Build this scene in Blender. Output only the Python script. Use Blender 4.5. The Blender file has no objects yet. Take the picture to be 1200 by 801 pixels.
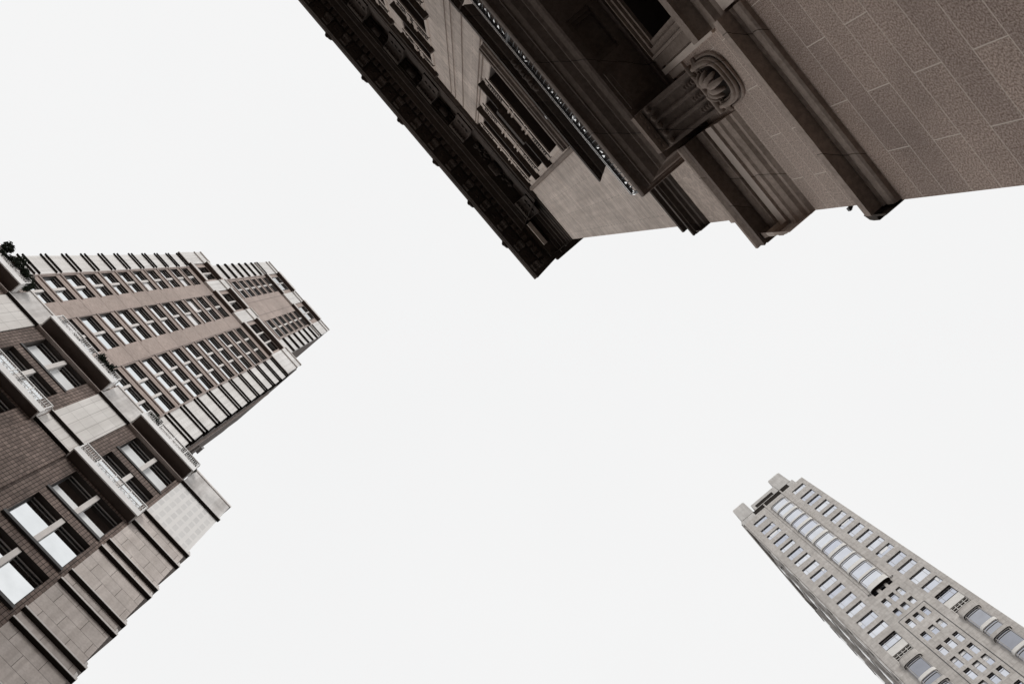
import bpy, bmesh, math, random
from mathutils import Matrix, Vector
random.seed(7)
C = bpy.context.scene.collection
sc = bpy.context.scene
R = math.radians

# ------------------------------------------------------------------ camera
M = ((0.6482337, -0.75997639, -0.04721189), (0.7542568, 0.64937919, -0.09697088), (0.104354, 0.0272499, 0.99416683))
cam = bpy.data.cameras.new("camera")
camo = bpy.data.objects.new("camera", cam); C.objects.link(camo)
camo.matrix_world = Matrix([[M[0][i], -M[1][i], -M[2][i], 0] for i in range(3)] + [[0, 0, 0, 1]])
cam.sensor_fit = 'HORIZONTAL'; cam.sensor_width = 36; cam.lens = 36 * 1083.98 / 1200
cam.clip_start = 0.05; cam.clip_end = 3000
sc.camera = camo

# ------------------------------------------------------------------ overcast sky and soft sun
SUN_EL, SUN_AZ = 28, 228            # direction towards the sun: x=cos(az), y=sin(az)
w = bpy.data.worlds.new("World"); sc.world = w; w.use_nodes = True
nt = w.node_tree; nt.nodes.clear()
out = nt.nodes.new('ShaderNodeOutputWorld'); bg = nt.nodes.new('ShaderNodeBackground')
sky = nt.nodes.new('ShaderNodeTexSky'); sky.sky_type = 'NISHITA'; sky.sun_disc = False
sky.sun_elevation = R(SUN_EL); sky.sun_rotation = R(90 - SUN_AZ)
sky.air_density = 1.0; sky.dust_density = 4.0
hs = nt.nodes.new('ShaderNodeHueSaturation'); hs.inputs['Saturation'].default_value = 0.12
mx = nt.nodes.new('ShaderNodeMix'); mx.data_type = 'RGBA'; mx.inputs[0].default_value = 0.965
tcw = nt.nodes.new('ShaderNodeTexCoord'); nzw = nt.nodes.new('ShaderNodeTexNoise')
nzw.inputs['Scale'].default_value = 1.6; nzw.inputs['Detail'].default_value = 4
rmp = nt.nodes.new('ShaderNodeMix'); rmp.data_type = 'RGBA'
rmp.inputs[6].default_value = (9.05, 9.08, 9.12, 1); rmp.inputs[7].default_value = (9.65, 9.64, 9.62, 1)
nt.links.new(tcw.outputs['Generated'], nzw.inputs['Vector']); nt.links.new(nzw.outputs['Fac'], rmp.inputs[0])
nt.links.new(sky.outputs[0], hs.inputs['Color']); nt.links.new(hs.outputs[0], mx.inputs[6])
nt.links.new(rmp.outputs[2], mx.inputs[7]); nt.links.new(mx.outputs[2], bg.inputs['Color'])
bg.inputs['Strength'].default_value = 0.1
nt.links.new(bg.outputs[0], out.inputs[0])
sun = bpy.data.lights.new("sun", 'SUN'); sun.energy = 1.5; sun.angle = R(22); sun.color = (1, .97, .93)
suno = bpy.data.objects.new("sun", sun); C.objects.link(suno)
sd = Vector((math.cos(R(SUN_EL)) * math.cos(R(SUN_AZ)), math.cos(R(SUN_EL)) * math.sin(R(SUN_AZ)), math.sin(R(SUN_EL))))
suno.rotation_euler = sd.to_track_quat('Z', 'Y').to_euler()
suno.location = (0, 0, 250)
vs = sc.view_settings; vs.view_transform = 'Standard'; vs.look = 'None'; vs.exposure = 0.0; vs.gamma = 1.0
vs.use_curve_mapping = False
sc.cycles.max_bounces = 6; sc.cycles.glossy_bounces = 3; sc.cycles.diffuse_bounces = 4

# ------------------------------------------------------------------ materials
def newmat(name):
    m = bpy.data.materials.new(name); m.use_nodes = True
    b = m.node_tree.nodes['Principled BSDF']; return m, m.node_tree, b
def N(t, kind, **kw):
    n = t.nodes.new(kind)
    for k, v in kw.items(): setattr(n, k, v)
    return n
def mixc(t, fac, a, b, mode='MIX'):
    n = N(t, 'ShaderNodeMix', data_type='RGBA', blend_type=mode)
    for s, v in ((0, fac), (6, a), (7, b)):
        if hasattr(v, 'is_linked') or hasattr(v, 'links'): t.links.new(v, n.inputs[s])
        else: n.inputs[s].default_value = v if s == 0 else (*v, 1)
    return n.outputs[2]
def wallco(t, ox=0, oz=0):
    g = N(t, 'ShaderNodeNewGeometry'); s = N(t, 'ShaderNodeSeparateXYZ'); t.links.new(g.outputs['Position'], s.inputs[0])
    a = N(t, 'ShaderNodeMath', operation='ADD'); t.links.new(s.outputs[0], a.inputs[0]); t.links.new(s.outputs[1], a.inputs[1])
    a2 = N(t, 'ShaderNodeMath', operation='ADD'); t.links.new(a.outputs[0], a2.inputs[0]); a2.inputs[1].default_value = ox
    z2 = N(t, 'ShaderNodeMath', operation='ADD'); t.links.new(s.outputs[2], z2.inputs[0]); z2.inputs[1].default_value = oz
    c = N(t, 'ShaderNodeCombineXYZ'); t.links.new(a2.outputs[0], c.inputs[0]); t.links.new(z2.outputs[0], c.inputs[1])
    return g.outputs['Position'], c.outputs[0]
def noise(t, vec, scale, detail=4, rough=.55, stretch=None):
    n = N(t, 'ShaderNodeTexNoise'); n.inputs['Scale'].default_value = scale
    n.inputs['Detail'].default_value = detail; n.inputs['Roughness'].default_value = rough
    if stretch:
        mp = N(t, 'ShaderNodeMapping'); mp.inputs['Scale'].default_value = stretch
        t.links.new(vec, mp.inputs['Vector']); vec = mp.outputs[0]
    t.links.new(vec, n.inputs['Vector']); return n.outputs['Fac']
def ramp(t, fac, p0, p1, c0=(0, 0, 0), c1=(1, 1, 1)):
    r = N(t, 'ShaderNodeValToRGB'); e = r.color_ramp.elements
    e[0].position = p0; e[1].position = p1; e[0].color = (*c0, 1); e[1].color = (*c1, 1)
    t.links.new(fac, r.inputs[0]); return r.outputs[0]
def masonry(name, c1, c2, joint, bw, rh, ms, ox=0, oz=0, speck=0, speckscale=9, speckstretch=None, stain=.25, rough=.85, bump=.3, offset=.5, keepjoint=False, smooth=.0,
            streak=0, speckdark=(.40, .32, .285)):
    m, t, b = newmat(name)
    pos, v = wallco(t, ox, oz)
    br = N(t, 'ShaderNodeTexBrick'); br.offset = offset
    for k, val in (('Scale', 1), ('Mortar Size', ms), ('Mortar Smooth', smooth), ('Bias', 0), ('Brick Width', bw), ('Row Height', rh)):
        br.inputs[k].default_value = val
    br.inputs['Color1'].default_value = (*c1, 1); br.inputs['Color2'].default_value = (*c2, 1); br.inputs['Mortar'].default_value = (*joint, 1)
    t.links.new(v, br.inputs['Vector'])
    col = br.outputs['Color']
    big = noise(t, pos, .35, 5, .6)
    st = ramp(t, big, .3, .72, (1 - stain,) * 3, (1 + stain * .35,) * 3)
    col = mixc(t, 1, col, st, 'MULTIPLY')
    if streak:
        sk = noise(t, pos, 1.0, 4, .6, (3.2, 3.2, .10))
        col = mixc(t, streak, col, ramp(t, sk, .35, .7, (.45, .42, .39), (1.1, 1.1, 1.1)), 'MULTIPLY')
    if speck:
        sp = noise(t, pos, speckscale, 3, .7, speckstretch)
        col = mixc(t, speck, col, ramp(t, sp, .40, .60, speckdark, (1.15, 1.12, 1.1)), 'MULTIPLY')
    if keepjoint: col = mixc(t, br.outputs['Fac'], col, joint)
    t.links.new(col, b.inputs['Base Color']); b.inputs['Roughness'].default_value = rough
    b.inputs['Specular IOR Level'].default_value = .25
    if bump:
        bp = N(t, 'ShaderNodeBump'); bp.inputs['Strength'].default_value = bump; bp.inputs['Distance'].default_value = .03
        fn = noise(t, pos, 30, 4, .7); inv = N(t, 'ShaderNodeMath', operation='SUBTRACT'); inv.inputs[0].default_value = 1
        t.links.new(br.outputs['Fac'], inv.inputs[1])
        ad = N(t, 'ShaderNodeMath', operation='MULTIPLY_ADD'); t.links.new(fn, ad.inputs[0]); ad.inputs[1].default_value = .35
        t.links.new(inv.outputs[0], ad.inputs[2]); t.links.new(ad.outputs[0], bp.inputs['Height'])
        t.links.new(bp.outputs[0], b.inputs['Normal'])
    return m
def plain(name, c, rough=.7, var=.2, scale=1.2, metallic=0, spec=.3, streak=0):
    m, t, b = newmat(name)
    g = N(t, 'ShaderNodeNewGeometry')
    f = noise(t, g.outputs['Position'], scale, 5, .65)
    col = mixc(t, 1, c, ramp(t, f, .3, .7, (1 - var,) * 3, (1 + var * .3,) * 3), 'MULTIPLY')
    if streak:
        sk = noise(t, g.outputs['Position'], 1.0, 4, .6, (2.5, 2.5, .15))
        col = mixc(t, streak, col, ramp(t, sk, .35, .65, (.5, .47, .45), (1.05,) * 3), 'MULTIPLY')
    t.links.new(col, b.inputs['Base Color']); b.inputs['Roughness'].default_value = rough
    b.inputs['Metallic'].default_value = metallic; b.inputs['Specular IOR Level'].default_value = spec
    return m
def glass(name, c0, c1, rough=.03, dirt=.12):
    m, t, b = newmat(name)
    oi = N(t, 'ShaderNodeObjectInfo'); g = N(t, 'ShaderNodeNewGeometry')
    f = noise(t, g.outputs['Position'], .8, 3)
    col = mixc(t, oi.outputs['Random'], c0, c1)
    col = mixc(t, 1, col, ramp(t, f, .3, .7, (1 - dirt,) * 3, (1,) * 3), 'MULTIPLY')
    t.links.new(col, b.inputs['Base Color']); b.inputs['Metallic'].default_value = 1; b.inputs['Roughness'].default_value = rough
    bp = N(t, 'ShaderNodeBump'); bp.inputs['Strength'].default_value = .04; bp.inputs['Distance'].default_value = .05
    t.links.new(f, bp.inputs['Height']); t.links.new(bp.outputs[0], b.inputs['Normal'])
    return m

BRICK = masonry('brown_brick', (.30, .236, .208), (.185, .143, .126), (.04, .03, .026), .19, .36, .016, offset=0, stain=.42, streak=.2, speck=.3, speckscale=14, bump=.5)
BRICKT = masonry('brown_tile_tower', (.50, .422, .385), (.45, .38, .345), (.20, .165, .145), 61.3, 3.46, .03, offset=0, stain=.18, speck=.45, speckscale=5, speckstretch=(.5, .5, 3), bump=.2, oz=-64.75)
PIER = masonry('pale_stone_blocks', (.69, .63, .595), (.60, .55, .52), (.2, .18, .165), 1.55, .92, .012, ox=.73, oz=-.25, stain=.18, speck=.15, streak=.3)
PANELT = masonry('pale_panel_tiles', (.86, .845, .83), (.81, .795, .78), (.62, .6, .59), .74, .55, .012, offset=0, stain=.10, streak=.3, bump=.1)
PIERTILE = masonry('cream_tiles', (.80, .775, .75), (.74, .715, .69), (.42, .4, .38), .62, 1.55, .012, ox=7.8, oz=-48.9, offset=0, stain=.12, streak=.25)
SIDEB = masonry('shaded_side_brick', (.115, .09, .078), (.10, .078, .068), (.06, .048, .04), .9, .36, .02, stain=.2)  # shade of the tower's sunless side is put into this brick colour
SQUARES = masonry('squared_screen_stone', (.68, .67, .66), (.72, .71, .70), (.80, .785, .77), .52, .90, .12, ox=.73, oz=-48.8, offset=0, stain=.06, smooth=.1, bump=.25)
CAPST = plain('weathered_cap_stone', (.74, .72, .705), .8, .3, .7, streak=.5)
WHITE = plain('white_painted_metal', (.82, .81, .80), .5, .1)
TRIM = plain('pale_trim', (.72, .685, .66), .7, .15)
TRIMD = plain('taupe_trim', (.36, .30, .275), .7, .2)
SOFF = plain('shade_brown_soffit', (.085, .062, .052), .8, .15)  # brown deepened to stand in for the shade beneath slabs
SHADE = plain('near_black_shade', (.026, .021, .018), .9, .1, spec=.08)  # near-black colour standing in for shade on undersides and in openings; also the door
REVSHADE = plain('shaded_window_reveal', (.045, .035, .03), .6, .1)  # dark colour imitating the shade inside window recesses
BLIND = plain('pale_roller_blind', (.86, .86, .87), .7, .06)
FROST = plain('frosted_white_pane', (.88, .90, .91), .25, .04, spec=.6)
FRAME = plain('dark_bronze_frame', (.05, .047, .047), .4, .1)
FRAMEL = plain('grey_metal_frame', (.38, .36, .35), .4, .1)
GL = glass('left_coated_glass', (.93, .95, .96), (.80, .84, .86))
GR = glass('right_coated_glass', (.80, .82, .87), (.52, .55, .64), .08)
GR1 = glass('bow_window_glass', (.80, .82, .86), (.62, .65, .74), .06)
GR2 = glass('grey_bay_glass', (.44, .45, .49), (.32, .33, .37), .06)
GT = glass('dark_window_glass', (.10, .10, .105), (.06, .06, .065), .05)
RST = masonry('grey_beige_stone', (.60, .575, .55), (.54, .515, .49), (.40, .38, .36), 1.4, .85, .018, stain=.16, streak=.22, speck=.2, speckscale=1.6)
RTRIM = plain('cream_spandrel', (.74, .72, .69), .6, .12)
RPYL = plain('grey_crown_stone', (.58, .56, .54), .8, .2, .5, streak=.35)
GRANITE = masonry('speckled_granite', (.70, .575, .50), (.60, .49, .43), (.76, .67, .59), 1.54, .537, .0055, ox=-.88, oz=-7.56,
                  stain=.38, speck=.95, speckscale=46, rough=.8, bump=.15, keepjoint=True)
GRAN2 = masonry('paler_granite', (.66, .545, .475), (.59, .485, .42), (.82, .73, .64), 1.54, .45, .006, keepjoint=True, ox=-.2, oz=-11.9,
                stain=.2, speck=.7, speckscale=34, rough=.75, bump=.12)
LIME = masonry('streaked_limestone', (.90, .785, .70), (.78, .675, .60), (.60, .51, .445), 1.9, .31, .012, oz=-22.6, stain=.2, speck=.25, speckscale=3, streak=.3, bump=.25)
LIME2 = masonry('ashlar_limestone', (.68, .57, .495), (.58, .485, .42), (.80, .70, .61), 2.1, .5, .006, oz=-18.8, ox=.6, stain=.2, speck=.4, speckscale=9, bump=.2)
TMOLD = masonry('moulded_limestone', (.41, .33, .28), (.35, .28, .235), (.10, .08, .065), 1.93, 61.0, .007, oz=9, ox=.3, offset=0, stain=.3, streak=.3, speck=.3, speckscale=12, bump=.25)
TSHADE = masonry('shaded_limestone', (.115, .088, .072), (.085, .066, .054), (.03, .024, .02), 1.45, 61.0, .008, oz=9, offset=0, stain=.35, streak=.4, speck=.3, speckscale=9, bump=.25)  # limestone darkened to paint the shade on cornices, hoods and mouldings
TDIM = masonry('shaded_weathered_stone', (.26, .205, .172), (.22, .173, .145), (.07, .055, .045), 1.6, 61.0, .007, oz=9, offset=0, stain=.35, streak=.3, speck=.3, speckscale=12, bump=.25)  # stone colour lowered to imitate shade around the balcony, with mottled stains
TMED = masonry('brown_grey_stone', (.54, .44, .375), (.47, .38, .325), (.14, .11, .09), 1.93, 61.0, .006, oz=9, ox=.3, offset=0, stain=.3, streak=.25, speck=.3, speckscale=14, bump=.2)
TPALE = plain('lit_pale_limestone', (.72, .61, .53), .8, .2, 1.5)
IRON = plain('black_iron', (.025, .024, .025), .45, .1)
PALEIRON = plain('polished_glint_metal', (.95, .95, .94), .22, .05, metallic=1)
LEAFD = plain('dark_green_foliage', (.035, .048, .030), .6, .5, 9)
BARK = plain('shrub_stem', (.10, .075, .055), .9, .3, 20)
ASPH = plain('asphalt', (.04, .04, .042), .9, .3, 3)
PAVE = masonry('pavement_flags', (.17, .16, .155), (.14, .135, .13), (.16, .155, .15), .9, .6, .01, stain=.2)
KERB = plain('kerb_granite', (.33, .32, .31), .85, .2, 6)
PAINT = plain('road_paint', (.78, .77, .73), .7, .3, 8)

# ------------------------------------------------------------------ mesh helpers
class MB:
    def __init__(s): s.v = []; s.f = []
    def poly(s, *p):
        i = len(s.v); s.v += [tuple(q) for q in p]; s.f.append(tuple(range(i, i + len(p))))
    def hexa(s, P):       # 8 points: bottom 4 then top 4
        i = len(s.v); s.v += [tuple(q) for q in P]
        for q in ((3, 2, 1, 0), (4, 5, 6, 7), (0, 1, 5, 4), (1, 2, 6, 5), (2, 3, 7, 6), (3, 0, 4, 7)): s.f.append(tuple(i + k for k in q))
    def box(s, F, a0, a1, z0, z1, d0, d1):
        s.hexa([F(a0, z0, d0), F(a1, z0, d0), F(a1, z0, d1), F(a0, z0, d1), F(a0, z1, d0), F(a1, z1, d0), F(a1, z1, d1), F(a0, z1, d1)])
    def xbox(s, x0, x1, y0, y1, z0, z1): s.box(lambda a, z, d: (a, d, z), x0, x1, z0, z1, y0, y1)
    def profile(s, F, pts, a0, a1, ends=True, mitre0=0, mitre1=0):
        """extrude a (d,z) polyline along a; mitre moves each end out with d"""
        n = len(pts)
        A = [F(a0 - mitre0 * d, z, d) for d, z in pts]; B = [F(a1 + mitre1 * d, z, d) for d, z in pts]
        for i in range(n - 1): s.poly(A[i], B[i], B[i + 1], A[i + 1])
        if ends: s.poly(*A); s.poly(*reversed(B))
    def tube(s, pts, r, n=6, cap=True):
        pts = [Vector(p) for p in pts]; rings = []
        for i, p in enumerate(pts):
            t = (pts[min(i + 1, len(pts) - 1)] - pts[max(i - 1, 0)]).normalized()
            u = t.cross(Vector((.31, .17, .94))).normalized(); v = t.cross(u)
            rr = r[i] if isinstance(r, (list, tuple)) else r
            b = len(s.v); s.v += [tuple(p + (u * math.cos(2 * math.pi * k / n) + v * math.sin(2 * math.pi * k / n)) * rr) for k in range(n)]
            rings.append(b)
        for a, b in zip(rings, rings[1:]):
            for k in range(n): s.f.append((a + k, a + (k + 1) % n, b + (k + 1) % n, b + k))
        if cap: s.f.append(tuple(rings[0] + k for k in reversed(range(n)))); s.f.append(tuple(rings[-1] + k for k in range(n)))
    def ball(s, c, rx, ry, rz, n=10, m=6):
        b = len(s.v); c = Vector(c)
        for j in range(m + 1):
            th = math.pi * j / m
            for k in range(n):
                ph = 2 * math.pi * k / n
                s.v.append((c.x + rx * math.sin(th) * math.cos(ph), c.y + ry * math.sin(th) * math.sin(ph), c.z + rz * math.cos(th)))
        for j in range(m):
            for k in range(n): s.f.append((b + j * n + k, b + j * n + (k + 1) % n, b + (j + 1) * n + (k + 1) % n, b + (j + 1) * n + k))
    def mesh(s, name, smooth=False):
        me = bpy.data.meshes.new(name); me.from_pydata(s.v, [], s.f); me.validate()
        bm = bmesh.new(); bm.from_mesh(me)
        bmesh.ops.remove_doubles(bm, verts=bm.verts, dist=1e-5)
        bmesh.ops.recalc_face_normals(bm, faces=bm.faces); bm.to_mesh(me); bm.free()
        if smooth:
            for p in me.polygons: p.use_smooth = True
        return me
def link(name, me, mat, parent=None, loc=None):
    o = bpy.data.objects.new(name, me); C.objects.link(o)
    if mat is not None and not me.materials: me.materials.append(mat)
    if parent is not None: setparent(o, parent)
    if loc is not None: o.location = loc
    return o
def wpos(o):
    p = Vector((0, 0, 0))
    while o is not None: p += o.location if o.parent is None or True else 0; o = o.parent
    return p
def setparent(o, parent):
    o.parent = parent
def obj(name, mb, mat, parent=None, smooth=False):
    """mesh in world coordinates -> child whose origin sits on its thing's base"""
    o = link(name, mb.mesh(name, smooth), mat, parent)
    if parent is not None:
        p = Vector((0, 0, 0)); q = parent
        while q is not None: p += q.location; q = q.parent
        o.location = -p
    return o
class Each:
    """collects several separate pieces of one kind; every piece becomes a part of its own"""
    def __init__(s, name, mat, parent, smooth=False): s.a = (name, mat, parent, smooth); s.l = []
    def __call__(s):
        m = MB(); s.l.append(m); return m
    def done(s, under=None):
        r = []
        for m in s.l:
            if not m.v: continue
            o = obj(s.a[0], m, s.a[1], s.a[2], s.a[3])
            if under is not None: o.parent = under; o.location = (0, 0, 0)
            r.append(o)
        return r
def thing(name, label, cat, loc, group=None):
    o = bpy.data.objects.new(name, None); C.objects.link(o); o.location = loc
    o['label'] = label; o['category'] = cat
    if group: o['group'] = group
    return o
def tag(o, label, cat, group=None):
    o['label'] = label; o['category'] = cat
    if group: o['group'] = group
def struct(name, mb, mat):
    o = obj(name, mb, mat); o['kind'] = 'structure'; return o
def offs(F): 
    o = Vector(F(0, 0, 0)); return lambda a, z, d: Vector(F(a, z, d)) - o
def wall(mb, F, a0, a1, z0, z1, holes=(), rd=.3, d=0.0, edge=.0):
    """front sheet at depth d with rectangular holes (a0,a1,z0,z1[,rd]) whose reveals run back"""
    A = sorted({a0, a1, *[h[0] for h in holes], *[h[1] for h in holes]}); A = [x for x in A if a0 <= x <= a1]
    Z = sorted({z0, z1, *[h[2] for h in holes], *[h[3] for h in holes]}); Z = [x for x in Z if z0 <= x <= z1]
    for i in range(len(A) - 1):
        for j in range(len(Z) - 1):
            ca, cz = (A[i] + A[i + 1]) / 2, (Z[j] + Z[j + 1]) / 2
            if any(h[0] < ca < h[1] and h[2] < cz < h[3] for h in holes): continue
            mb.poly(F(A[i], Z[j], d), F(A[i + 1], Z[j], d), F(A[i + 1], Z[j + 1], d), F(A[i], Z[j + 1], d))
    for h in holes:
        r = d - (h[4] if len(h) > 4 else rd); x0, x1, y0, y1 = h[:4]
        mb.poly(F(x0, y0, d), F(x0, y0, r), F(x0, y1, r), F(x0, y1, d)); mb.poly(F(x1, y0, d), F(x1, y0, r), F(x1, y1, r), F(x1, y1, d))
        mb.poly(F(x0, y0, d), F(x1, y0, d), F(x1, y0, r), F(x0, y0, r)); mb.poly(F(x0, y1, d), F(x1, y1, d), F(x1, y1, r), F(x0, y1, r))
    if edge:
        e = d - edge
        mb.poly(F(a0, z0, d), F(a0, z1, d), F(a0, z1, e), F(a0, z0, e)); mb.poly(F(a1, z0, d), F(a1, z1, d), F(a1, z1, e), F(a1, z0, e))
        mb.poly(F(a0, z1, d), F(a1, z1, d), F(a1, z1, e), F(a0, z1, e)); mb.poly(F(a0, z0, d), F(a1, z0, d), F(a1, z0, e), F(a0, z0, e))

class WindowKind:
    """one kind of window: a frame mesh with a pane, a mullion and a sill as sub-parts; put() places copies sharing the meshes"""
    def __init__(s, F, w, h, rd, lights=2, fw=.06, mats=(FRAME, GL, WHITE, TRIMD), mull=.2, mullout=.06, sill=.2, transom=None, line=True, thinmull=False, reveal_shade=None, frost=0):
        G = offs(F); s.F = F; s.mats = mats; s.w = w; s.h = h; s.rd = rd; s.blinds = {}
        f = MB()
        for a0, a1, z0, z1 in ((0, w, 0, fw), (0, w, h - fw, h), (0, fw, fw, h - fw), (w - fw, w, fw, h - fw)):
            f.box(G, a0 + .002, a1 - .002, z0 + .002, z1 - .002, -rd, -rd + .09)
        if transom:
            for tz in (transom if isinstance(transom, (list, tuple)) else (transom,)): f.box(G, fw, w - fw, tz - .025, tz + .025, -rd, -rd + .05)
        if thinmull:
            for tm in thinmull: f.box(G, w * tm - .025, w * tm + .025, fw, h - fw, -rd, -rd + .05)
        s.frame = f.mesh('window'); s.frame.materials.append(mats[0])
        p = MB(); p.poly(G(0, 0, -rd + .03), G(w, 0, -rd + .03), G(w, h, -rd + .03), G(0, h, -rd + .03)); s.pane = p.mesh('pane'); s.pane.materials.append(mats[1])
        l = MB(); q = .004
        for P4 in (((q, q), (q, h - q)), ((w - q, q), (w - q, h - q)), ((q, h - q), (w - q, h - q)), ((q, q), (w - q, q))):
            (x0, y0), (x1, y1) = P4; l.poly(G(x0, y0, -.004), G(x1, y1, -.004), G(x1, y1, -rd), G(x0, y0, -rd))
        s.frost = None
        if frost:
            q = MB(); q.box(G, fw + .01, w - fw - .01, fw + .01, h * frost, -rd + .032, -rd + .05); s.frost = q.mesh('frosted_pane'); s.frost.materials.append(FROST)
        s.lin = l.mesh('reveal_shade'); s.lin.materials.append(reveal_shade or REVSHADE)
        s.mull = None; s.sill = None; s.rail = None
        if mull and lights > 1:
            m = MB()
            for i in range(1, lights):
                c = w * i / lights; m.box(G, c - mull / 2, c + mull / 2, .01, h - .003, -rd + .092, mullout)
            s.mull = m.mesh('mullion'); s.mull.materials.append(mats[2])
        if sill:
            q = MB(); q.box(G, -.06, w + .06, -.2, .008, -.05, sill); s.sill = q.mesh('sill'); s.sill.materials.append(mats[3])
        if line:
            q = MB(); q.box(G, fw, w - fw, h - fw - .07, h - fw - .02, -rd + .092, -rd + .14); s.rail = q.mesh('head_rail'); s.rail.materials.append(FRAMEL)
    def blind(s, o, share, part=(0, 1)):
        key = (round(share, 2), part)
        if key not in s.blinds:
            q = MB(); q.box(offs(s.F), s.w * part[0] + .08, s.w * part[1] - .08, s.h * (1 - share), s.h - .06, -s.rd + .032, -s.rd + .04)
            s.blinds[key] = q.mesh('blind'); s.blinds[key].materials.append(BLIND)
        link('blind', s.blinds[key], None, o)
    def put(s, parent, a, z):
        o = link('window', s.frame, None, parent, Vector(s.F(a, z, 0)) - parent.location)
        for n, me in (('pane', s.pane), ('reveal_shade', s.lin), ('frosted_pane', s.frost), ('mullion', s.mull), ('sill', s.sill), ('head_rail', s.rail)):
            if me is not None: link(n, me, None, o)
        return o

# ------------------------------------------------------------------ the ground
G0 = -1.6
m = MB(); m.poly((-900, -900, G0), (900, -900, G0), (900, 900, G0), (-900, 900, G0)); struct('ground', m, ASPH)
m = MB(); m.poly((-400, -.6, G0 + .004), (400, -.6, G0 + .004), (400, 17.4, G0 + .004), (-400, 17.4, G0 + .004)); struct('road', m, ASPH)
m = MB()
for i in range(-30, 31): m.poly((i * 6, 8.3, G0 + .008), (i * 6 + 3, 8.3, G0 + .008), (i * 6 + 3, 8.45, G0 + .008), (i * 6, 8.45, G0 + .008))
struct('road_marking', m, PAINT)
for x0, x1, y0, y1 in ((-120, 5.6, -4.5, -.8), (-120, 120, 17.6, 22), (64, 120, -40, -3.4)):
    m = MB(); m.xbox(x0, x1, y0, y1, G0 - .2, G0 + .13); struct('pavement', m, PAVE)
for x0, x1, y0, y1 in ((-120, 5.6, -.8, -.6), (-120, 120, 17.4, 17.6), (63.8, 64, -40, -3.4)):
    m = MB(); m.xbox(x0, x1, y0, y1, G0 - .2, G0 + .14); struct('kerb', m, KERB)

# ================================================================== LEFT: brick tower on a podium
LB = thing('brick_building', 'brown brick high-rise with pale stone bands, balconies and a set-back tower above its podium', 'building', (-10.4, 22, G0))
FP = lambda a, z, d: (a, 22 - d, z)              # podium front
FT = lambda a, z, d: (a, 23.6 - d, z)            # tower front
FU = lambda a, z, d: (a, 24.2 - d, z)            # upper tower front
FS = lambda a, z, d: (a, 23.6 - d, z)

BAYS = [(-5.4, -.73), (-13.1, -7.8), (-20.2, -15.5), (-28.6, -23.3)]
BWIN = [(-4.45, -1.05), (-12.1, -8.66), (-19.7, -16.0), (-27.6, -24.2)]
holes = []; sills = (26.55, 30.75, 34.95, 39.14, 43.33, 51.95); RD = .42
winA = {}
for bi, (w0, w1) in enumerate(BWIN):
    for zs in sills:
        h = 3.05 if zs < 50 else 2.95
        holes.append((w0, w1, zs, zs + h + (.15 if zs < 40 else 0), RD))
    holes.append((w0, w1, 47.6, 51.0, RD))
for b in BAYS: pass
e = Each('brick_wall', BRICK, LB)
for (b0, b1) in BAYS: wall(e(), FP, b0, b1, 20, 55.3, [h for h in holes if b0 < h[0] < b1])
wall(e(), FP, -33, -28.6, 20, 55.3)
e.done()
m = MB()
m.poly(FP(-33, G0, 0), FP(2.4, G0, 0), FP(2.4, 20, 0), FP(-33, 20, 0))
m.xbox(-33, 2.4, 22.95, 46, G0, 57.4)
m.poly((2.398, 22, G0), (2.398, 22.95, G0), (2.398, 22.95, 57.4), (2.398, 22, 57.4))
obj('podium_wall', m, BRICK, LB)
# plain brick pilasters between the bays (below the stone panels)
e = Each('brick_pilaster', BRICK, LB)
for p0, p1 in ((-7.8, -5.4), (-15.5, -13.1), (-23.3, -20.2)): e().box(FP, p0, p1, 20, 46.6, -.4, .10)
e.done()
# corner pier in stone blocks, with paired mouldings at every floor
m = MB(); m.box(FP, -.73, 2.4, 20, 48.75, -.9, .06); obj('stone_pier', m, PIER, LB)
def belt(mb, F, a0, a1, z, r0=0, r1=0, s=1.0, base=.06):
    pts = [(base, z), (base + .2 * s, z), (base + .2 * s, z + .10), (base + .11 * s, z + .15), (base + .11 * s, z + .22), (base, z + .30)]
    mb.profile(F, pts, a0 - r0, a1 + r1)
e = Each('stone_moulding', TRIM, LB); dr = Each('underside_shade', SHADE, LB)
def undershade(F, a0, a1, z, d0, d1): dr().box(F, a0, a1, z - .05, z - .002, d0, d1)  # thin near-black strip painting the shade under a moulding
for z in (26.0, 27.0, 30.2, 31.15, 34.25, 35.2, 38.35, 39.4, 42.65, 43.6, 46.85, 48.6):
    m = e(); belt(m, FP, -.75, 2.4, z, .03, .2); undershade(FP, -.77, 2.58, z, .05, .255)
    m.profile(lambda a, zz, d: (2.4 + d, a, zz), [(0, z), (.2, z), (.2, z + .17), (.12, z + .21), (.12, z + .34), (0, z + .42)], 21.75, 26)
for p0, p1 in ((-7.8, -5.4), (-15.5, -13.1), (-23.3, -20.2)):
    for z in (46.75, 48.55): belt(e(), FP, p0, p1, z, .03, .03); undershade(FP, p0 - .02, p1 + .02, z, .05, .255)
e.done()
e = Each('stone_panel', PIERTILE, LB)
for p0, p1 in ((-7.8, -5.4), (-15.5, -13.1), (-23.3, -20.2)): e().box(FP, p0 + .01, p1 - .01, 46.6, 55.25, -.4, .06)
e.done()
m = MB(); m.box(FP, -.73, 2.4, 48.78, 55.25, -.9, .061); obj('squared_panel', m, SQUARES, LB)
e = Each('cap_stone', CAPST, LB)
for p0, p1 in ((-.73, 2.4), (-7.8, -5.4), (-15.5, -13.1), (-23.3, -20.2)):
    m = e(); belt(m, FP, p0, p1, 54.98, .03, .1, 1.0); undershade(FP, p0 - .02, p1 + .08, 54.98, .05, .255)
    m.box(FP, p0 + .02, p1 - .02, 55.4, 57.85, -.5, .10)
e.done(); dr.done()
e = Each('coping', TRIM, LB)
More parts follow.
